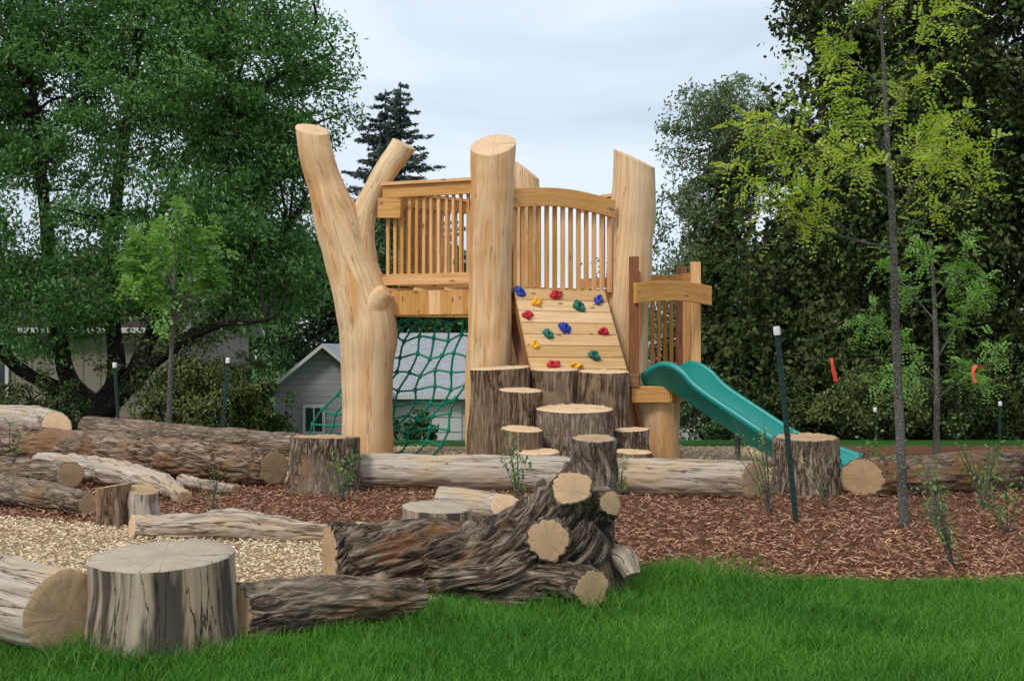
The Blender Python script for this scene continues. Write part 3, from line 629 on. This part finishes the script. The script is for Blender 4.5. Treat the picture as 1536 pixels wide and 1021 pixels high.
def crown(parent,lobes,nc,nl,lL,lW,mat,clump=.4,rng=None,nbr=60,gap=.33,gs=.7,droop=.25,limb=None,surf=.45,barkm='bark_tree',shape=(1.5,.5,.32)):
    rng=rng or RNG; vol=np.array([r[0]*r[1]*r[2] for _,r in lobes])**.75; vol/=vol.sum()
    k=rng.choice(len(lobes),nc*2,p=vol); dr=unit(rng.normal(size=(nc*2,3))); rr=rng.random(nc*2)**surf
    C=np.array([lobes[i][0] for i in k]); R=np.array([lobes[i][1] for i in k]); P=C+dr*R*rr[:,None]
    keep=fbm(P*gs+7,2,3)>gap; P=P[keep][:nc]; D=unit((dr*R)[keep][:nc]+rng.normal(size=(len(P),3))*.45-np.array([0,0,droop])); nc=len(P)
    cs=clump*rng.uniform(.55,1.35,nc)
    idx=np.repeat(np.arange(nc),rng.integers(int(nl*.5),int(nl*1.5),nc)); n=len(idx)
    t=rng.random(n)-.4; q=rng.normal(size=(n,3)); d=D[idx]; q-=d*np.sum(q*d,1)[:,None]
    pos=P[idx]+d*(t*shape[0]*cs[idx])[:,None]+q*np.array([shape[1],shape[1],shape[2]])*(cs[idx]*(1-.5*np.abs(t)))[:,None]
    ld=unit(d*.6+rng.normal(size=(n,3))*.7+np.array([0,0,-droop]))
    quadmesh('leaves',leafquads(pos,ld,lL*rng.uniform(.6,1.3,n),lW*rng.uniform(.7,1.2,n),rng),L_[mat],parent)
    mb=MB(); allp=np.array([p for l in limb for p in l]) if limb is not None else None
    for i in range(nc):
        if limb is not None and i<nbr:
            a=allp[int(np.argmin(np.linalg.norm(allp-P[i],axis=1)))]
            mid=(a+P[i])/2+rng.normal(size=3)*.12*np.linalg.norm(P[i]-a)+np.array([0,0,.08*np.linalg.norm(P[i]-a)])
            rad=min(.05,.012+.018*np.linalg.norm(P[i]-a)); tube(mb,[a,mid,P[i]],[rad,rad*.65,rad*.3],5,.35,0,lump=0)
        if i%2==0: tube(mb,[P[i]-D[i]*cs[i]*.9,P[i]+rng.normal(size=3)*.05,P[i]+D[i]*cs[i]*.9],[.012,.009,.004],3,.4,0,lump=0)
    if mb.c: mb.obj('branches',[M[barkm]],parent)
def trunks(parent,paths,bark='bark_tree',ns=20):
    mb=MB(); L=[]
    for pts,r in paths:
        c,_,_=tube(mb,pts,r,ns,.15,.02 if r[0]>.05 else 0,(12,12,3),.02 if r[0]>.08 else 0); L.append(c[len(c)//4::3])
    mb.obj('trunk',[M[bark]],parent); return L
e=empty('locust_tree'); w=lambda x,y,d=0:W(x,y,21+d)
b=w(150,700)
lm=trunks(e,[([b,w(148,640),w(140,600)],[.32,.26,.22]),([w(140,610),w(100,560),w(80,430),w(60,250),w(40,60)],[.2,.15,.13,.09,.04]),
([w(150,610),w(175,560),w(165,420),w(180,250),w(210,60)],[.2,.15,.13,.09,.04]),([w(155,620),w(200,560),w(240,470),w(290,330),w(340,150)],[.2,.15,.12,.09,.04]),
([w(200,560),w(290,500),w(370,430),w(440,330)],[.12,.09,.07,.03]),([w(110,590),w(40,560,-.5),w(-20,500,-.8),w(-90,380,-1)],[.14,.11,.09,.04]),([w(160,620),w(240,540,-.7),w(320,490,-1.2),w(400,480,-1.5)],[.12,.08,.06,.03]),
([w(165,420),w(230,340,1),w(300,200,1.5),(-4.2,22.5,6.5)],[.1,.08,.06,.03])])
crown(e,[((-6.6,21,5.6),(3.3,2.4,2.7)),((-4.5,21,5.6),(1.75,1.6,1.9)),((-5.1,20.6,2.9),(1.9,1.8,1.5)),((-8.4,20.3,2.6),(2.4,2,1.6)),((-4.2,21,3.3),(1.2,1.4,1.5)),((-5.3,21,7.6),(2.1,2,1.3)),((-9.2,21,6.5),(2.5,2,2.5))],1000,165,.105,.042,'locust',.46,nbr=170,limb=lm,gap=.36,gs=.9)
e=empty('background_trees')
lo=[]
for x in np.arange(-34,40,3.0):
    top=5.6 if x<-3.5 else (3.4 if x<0 else (2.2 if x<4.5 else 5.0)); top+=random.uniform(-.4,.4)
    lo.append(((x,56+random.uniform(-2,4),-1.2+ (top+1.2)*.45),(2.6,2,(top+1.6)*.62)))
crown(e,lo,900,75,.28,.15,'bg',.8,gap=.1,limb=None,nbr=0)
e=empty('background_tree'); lm=trunks(e,[([(-7.4,49,-2.4),(-7.4,49,1),(-7.0,49,5)],[.3,.25,.1])])
crown(e,[((-7.0,49,4.8),(2.6,2,2.8)),((-5.2,49,2.8),(2.5,2,2.4)),((-9.7,49,3.2),(3,2,3.4))],360,120,.2,.09,'bg',.75,limb=lm,nbr=60,gap=.3)
e=empty('background_tree'); lm=trunks(e,[([(-2.4,49.5,-2.4),(-2.4,49.5,1),(-2.3,49.5,4)],[.25,.2,.08])])
crown(e,[((-2.4,49.5,3.4),(2.7,1.5,2.3)),((-4.2,49.5,2.8),(2.2,1.5,2.6))],220,110,.2,.09,'bg',.7,limb=lm,nbr=40,gap=.3)
def spruce(x,y,zb,zt,R,name='spruce_tree'):
    e=empty(name); mb=MB(); tube(mb,[(x,y,zb),(x,y,(zb+zt)/2),(x,y,zt)],[.25,.14,.02],10,.5,0,lump=0); pos=[];dr=[]
    z=zb+1.8
    while z<zt-.1:
        u=(zt-z)/(zt-zb); r=R*u**.75+.10
        for k in range(int(5+9*u)):
            a=random.uniform(0,6.283); rr=r*random.uniform(.55,1.25); n=int(16+70*rr)
            t=RNG.random(n)**.8; p0=np.array([x,y,z+random.uniform(-.2,.2)]); d=np.array([math.cos(a),math.sin(a),0])
            p=p0+d*(t*rr)[:,None]; p[:,2]+=-.28*rr*t+.25*rr*t*t; sdv=np.array([-d[1],d[0],0]); lat=RNG.normal(size=n)*.16*rr*(1.1-t); p+=sdv*lat[:,None]; p[:,2]+=RNG.normal(size=n)*.035-.1*np.abs(lat)
            pos.append(p); dr.append(d+sdv*np.sign(lat)[:,None]*.8+RNG.normal(size=(n,3))*.5-np.array([0,0,.35]))
            if rr>.4: tube(mb,[p0,p0+d*rr*.5-[0,0,.08*rr],p0+d*rr*.95],[.02,.014,.006],3,.5,0,lump=0)
        z+=.24+.1*u
    P=np.concatenate(pos);D=np.concatenate(dr); quadmesh('needles',leafquads(P,D,RNG.uniform(.14,.28,len(P)),.065),L_['spruce'],e); mb.obj('trunk',[M['bark_tree']],e)
spruce(-4.75,51,-2.3,12.6,4.6); spruce(-5.5,52,-2.3,12.5,4.4)
e=empty('willow_tree'); lm=trunks(e,[([(4.7,26,-1.9),(4.7,26,1),(4.5,26,4),(4.6,26,6.5)],[.22,.18,.12,.04]),([(4.7,26,.5),(4.2,26,2.5),(3.9,26,4.5)],[.12,.09,.03])])
crown(e,[((4.85,26,5.6),(1.5,1.4,1.6)),((4.6,26,3.7),(1.55,1.5,1.8)),((4.5,25.6,1.2),(1.6,1.5,2.2))],420,130,.11,.045,'grey',.42,limb=lm,nbr=100,gap=.36,droop=.5)
e=empty('linden_tree'); w=lambda x,y,d=0:W(x,y,20+d)
lm=trunks(e,[([w(1440,720),w(1435,500),w(1420,300),w(1400,100)],[.3,.24,.2,.1]),([w(1435,480),w(1330,380),w(1250,250),w(1230,100)],[.16,.12,.09,.04]),([w(1435,450),w(1500,350),w(1560,200)],[.16,.12,.05]),([w(1435,560),w(1300,500),w(1180,440),w(1110,380)],[.14,.1,.07,.03])])
crown(e,[((6.9,20,6.7),(2.4,2.2,2.2)),((6.9,20,3.9),(2.5,2.2,2.0)),((5.7,19.8,2.1),(2.3,1.8,1.6)),((9.0,20,4.5),(2.8,2.2,3.6)),((5.2,19.8,7.0),(.9,1,.8)),((5.6,19.5,.5),(2.4,1.4,1.5)),((8.6,19.5,.6),(2.6,1.6,1.8))],1000,130,.11,.07,'dark',.45,limb=lm,nbr=120,gap=.30,gs=.9)
e=empty('linden_tree'); lm=trunks(e,[([(8,23,-1.4),(8,23,2),(7.8,23,5)],[.28,.22,.1])])
crown(e,[((8.3,23.5,3),(4.3,1.8,5)),((6,23.5,1.0),(3.0,1.5,2.6))],600,90,.18,.12,'dark',.6,limb=lm,nbr=30,gap=.05)
def bush(name,x,y,rx,rz,mat,nc=70,nl=110,lL=.07,lW=.035):
    e=empty(name); z=float(tz(x,y)); lm=trunks(e,[([(x+.1*i,y,z-.1),(x+.3*i,y,z+rz*.6),(x+.5*i*rx,y,z+rz*1.2)],[.03,.02,.01]) for i in(-1,0,1)])
    crown(e,[((x,y,z+rz*.9),(rx,rx*.7,rz)),((x+rx*.5,y,z+rz*.7),(rx*.7,rx*.6,rz*.7))],nc,nl,lL,lW,mat,.25*min(1.4,rx),limb=lm,nbr=25,gap=.2)
bush('shrub',-5.6,20,1.1,1.15,'olive',120); bush('shrub',-4.5,20.5,.7,.85,'olive',90); bush('shrub',-7.6,19,1.0,.55,'dark',60); bush('shrub',-9.6,19,1.3,.6,'bg',60)
bush('shrub',3.2,19,.5,.5,'bg',40); bush('shrub',5.2,17.5,.8,.55,'olive',60); bush('shrub',6.6,17.8,.9,.6,'dark',60); bush('shrub',8.2,17,1.0,.7,'bg',60); bush('shrub',4.2,18.3,.7,.5,'dark',50); bush('shrub',-1.6,19,.4,.28,'bg',30)
def compound(anchors,dirs,L,npair,ll,lw,rng=RNG):
    out=[]; n=len(anchors); d=unit(dirs)
    s=unit(np.cross(d,np.array([0,0,1.])+rng.normal(size=(n,3))*.3)); dn=np.array([0,0,-1.])
    LL=L*rng.uniform(.6,1.25,n)
    for k in range(1,npair+1):
        t=k/npair; p=anchors+d*(LL*t)[:,None]+dn*(LL*t*t*.35)[:,None]
        for sg in(-1,1):
            ld=unit(s*sg+d*.45+rng.normal(size=(n,3))*.2); c=p+ld*ll*.5
            side=unit(np.cross(ld,np.cross(d,s)))*1.0
            h=ll*.5*(1-.25*t); out.append(np.stack([c-ld*h,c+side*lw*.5,c+ld*h,c-side*lw*.5],1))
    return np.concatenate(out)
def young(name,trunk,tr,brs,mat,per=16,L=.15,npair=7,ll=.034,lw=.013,twigs=4,bark='bark_young'):
    e=empty(name); mb=MB(); c,_,_=tube(mb,trunk,tr,20,.05,.0015,(40,40,40),.004); AN=[];DR=[]
    for pts,r in brs:
        c,Tt,_=tube(mb,pts,[r,r*.7,r*.5,r*.25][:len(pts)] if len(pts)<=4 else np.linspace(r,r*.25,len(pts)),7,.05,0,lump=0)
        n=len(c); main=[(c,Tt,.3)]
        for q in range(twigs):
            i=int(n*random.uniform(.25,.98)); i=min(i,n-1); d=unit(Tt[i]+RNG.normal(size=3)*.75+np.array([0,0,.15])); l=random.uniform(.12,.42)
            tp=[c[i],c[i]+d*l*.5+RNG.normal(size=3)*.02,c[i]+d*l-np.array([0,0,.04])]
            c2,T2,_=tube(mb,tp,[r*.3,r*.22,r*.12],4,.05,0,lump=0); main.append((c2,T2,.0))
        for cc,TT,st in main:
            m=len(cc); k=max(3,int(per*np.linalg.norm(cc[-1]-cc[0])/.35)); ii=np.clip((m*(st+(1-st)*RNG.random(k))).astype(int),0,m-1)
            AN.append(cc[ii]); DR.append(TT[ii]*.5+RNG.normal(size=(k,3))*.6+np.array([0,0,-.1]))
    mb.obj('trunk',[M[bark]],e); quadmesh('leaves',compound(np.concatenate(AN),np.concatenate(DR),L,npair,ll,lw),L_[mat],e)
w=lambda x,y,d=0:W(x,y,8.4+d)
young('young_locust_tree',[w(1356,800),w(1350,650),w(1343,480),w(1340,350),w(1331,200),w(1326,90),w(1316,-80)],[.036,.032,.028,.024,.018,.013,.006],[
 ([w(1341,372),w(1290,362,-.1),w(1215,338,-.25),w(1155,292,-.35),w(1080,252,-.4)],.011),([w(1336,300),w(1270,255,.1),w(1200,205,.2),w(1118,178,.3)],.010),
 ([w(1333,230),w(1290,165,-.2),w(1240,135,-.4)],.008),([w(1327,130),w(1280,90,.1),w(1235,50,.2)],.007),([w(1327,110),w(1372,80,-.1),w(1402,20,-.2)],.007),
 ([w(1340,352),w(1400,318,-.2),w(1450,290,-.4),w(1490,240,-.5)],.010),([w(1338,320),w(1382,262,.2),w(1420,200,.4),w(1460,165,.5)],.010),([w(1335,255),w(1385,205,-.3),w(1410,170,-.5)],.007),
 ([w(1322,60),w(1300,10),w(1285,-40)],.005),([w(1322,40),w(1350,0),w(1370,-40)],.005),([w(1290,362,-.1),w(1220,300,-.3),w(1155,235,-.5)],.007),([w(1338,290),w(1290,240,-.5),w(1250,215,-.9),w(1205,170,-1.)],.007),
 ([w(1332,180),w(1360,130,.3),w(1390,110,.5)],.006),([w(1336,280),w(1400,270,-.3),w(1440,225,-.5)],.006)],'yellow',per=10,L=.18,ll=.042,lw=.017)
w=lambda x,y,d=0:W(x,y,13+d)
young('young_locust_tree',[w(1404,700),w(1405,560),w(1400,420),w(1395,360)],[.035,.03,.02,.01],[
 ([w(1404,570),w(1350,510),w(1300,480)],.01),([w(1404,540),w(1440,480,.2),w(1480,420,.4)],.01),([w(1402,480),w(1350,420,.2),w(1320,390,.3)],.01),([w(1400,450),w(1440,400,-.2),w(1450,370,-.3)],.01),([w(1403,600),w(1460,550,-.3),w(1500,530,-.4)],.008),([w(1400,420),w(1385,380),w(1370,350)],.008),([w(1403,590),w(1370,560,-.3),w(1340,560,-.5)],.008)],'bright',per=12,L=.2,ll=.05,lw=.02,twigs=5)
w=lambda x,y,d=0:W(x,y,14.5+d)
young('young_tree',[w(253,660),w(256,560),w(260,470),w(262,430),w(262,350)],[.035,.03,.026,.02,.008],[
 ([w(260,500),w(235,450),w(215,400),w(200,350)],.014),([w(261,480),w(285,430),w(305,380),w(318,335)],.014),([w(262,430),w(240,390,.2),w(232,340,.3)],.01),([w(262,400),w(275,360,-.2),w(268,315,-.3)],.01),([w(262,460),w(230,430,-.2),w(225,410,-.3)],.009),([w(270,470),w(310,430,.2),w(330,410,.3)],.009),([w(236,450),w(205,420),w(195,400)],.008)],'bright',per=11,L=.20,ll=.08,lw=.034,twigs=4)
def weed(px,by,ty,nst=4,spread=.15,mat='bright',ll=.03,dens=16):
    Y=F*CH/(by-HY); h=(by-ty)*Y/F; x=(px-CX)*Y/F; e=empty('sapling_shrub'); mb=MB(); A=[];D=[]
    for i in range(nst):
        a=random.uniform(0,6.28); s=spread*random.uniform(.4,1.3); hh=h*random.uniform(.55,1)
        c,Tt,_=tube(mb,[(x,Y,-.02),(x+.4*s*math.cos(a),Y+.4*s*math.sin(a),hh*.5),(x+s*math.cos(a),Y+s*math.sin(a),hh)],[.006,.004,.002],5,.04,0,lump=0)
        k=int(dens*h/.4)+6; ii=np.clip((len(c)*(.25+.75*RNG.random(k))).astype(int),0,len(c)-1); d=RNG.normal(size=(k,3))+Tt[ii]*.4; A.append(c[ii]+unit(d)*.045); D.append(d)
    mb.obj('stems',[M['bark_young']],e); A=np.concatenate(A);D=np.concatenate(D); quadmesh('leaves',leafquads(A,D,RNG.uniform(ll*.8,ll*1.8,len(A)),ll*.7),L_[mat],e)
L_['weed']=mat_leaf('shrub_leaves',(.06,.14,.03),(.13,.26,.06),(.26,.40,.12),.3,2)
for a in [(778,760,640,6,.22),(512,752,655,5,.14),(318,775,690,5,.2,'weed',.018,12),(1155,770,615,8,.28,'weed',.022,12),(1430,850,690,8,.32,'weed',.022,12),(1475,765,620,8,.35,'weed',.028,12),(1400,790,700,4,.25,'weed',.02,10),(1240,760,660,4,.2,'weed',.02,10),(930,745,690,3,.1),(15,720,610,4,.15,'weed',.025,10),(1300,740,640,5,.35,'weed',.035),(1510,800,700,4,.25,'weed'),(880,700,610,4,.15,'bg',.04)]:
    a=list(a); 
    if len(a)==5: a+=['weed']
    weed(*a)
# ---------------------------------------------------------------- sky & light
wd=bpy.data.worlds.new('World'); bpy.context.scene.world=wd; wd.use_nodes=True; t=wd.node_tree; bg=t.nodes['Background']
sk=t.nodes.new('ShaderNodeTexSky'); sk.sky_type='NISHITA'; sk.sun_disc=False; el,az=math.radians(48),math.radians(215); sk.sun_elevation=el; sk.sun_rotation=az; sk.dust_density=2
tc=t.nodes.new('ShaderNodeTexCoord'); mp=t.nodes.new('ShaderNodeMapping'); mp.inputs['Scale'].default_value=(1.6,1.6,6); t.links.new(tc.outputs['Generated'],mp.inputs[0])
nz=t.nodes.new('ShaderNodeTexNoise'); nz.inputs['Scale'].default_value=2.0; nz.inputs['Detail'].default_value=4; nz.inputs['Roughness'].default_value=.5; nz.inputs['Distortion'].default_value=.4; t.links.new(mp.outputs[0],nz.inputs['Vector'])
rp=t.nodes.new('ShaderNodeValToRGB'); t.links.new(nz.outputs['Fac'],rp.inputs[0]); e0,e1=rp.color_ramp.elements; e0.position=.35;e0.color=(.66,.66,.66,1);e1.position=.62;e1.color=(1,1,1,1)
mx=t.nodes.new('ShaderNodeMix'); mx.data_type='RGBA'; t.links.new(rp.outputs[0],mx.inputs['Factor']); t.links.new(sk.outputs[0],mx.inputs[6]); mx.inputs[7].default_value=(8.2,9.2,10.6,1)
t.links.new(mx.outputs[2],bg.inputs['Color']); bg.inputs['Strength'].default_value=.1
sl=bpy.data.lights.new('sun','SUN'); sl.energy=2.0; sl.angle=math.radians(12); sl.color=(1,.93,.83); so=bpy.data.objects.new('sun',sl); bpy.context.scene.collection.objects.link(so)
sdir=Vector((math.sin(az)*math.cos(el),math.cos(az)*math.cos(el),math.sin(el))); so.rotation_euler=sdir.to_track_quat('Z','Y').to_euler()
cam=bpy.data.cameras.new('camera'); co=bpy.data.objects.new('camera',cam); bpy.context.scene.collection.objects.link(co); bpy.context.scene.camera=co
cam.sensor_width=36; cam.lens=F*36/1536; cam.clip_end=1500; co.location=(0,0,CH); co.rotation_euler=(math.radians(90)+math.atan(12/F),0,0)
sc=bpy.context.scene; sc.view_settings.view_transform='Standard'; sc.view_settings.look='None'; sc.view_settings.exposure=0
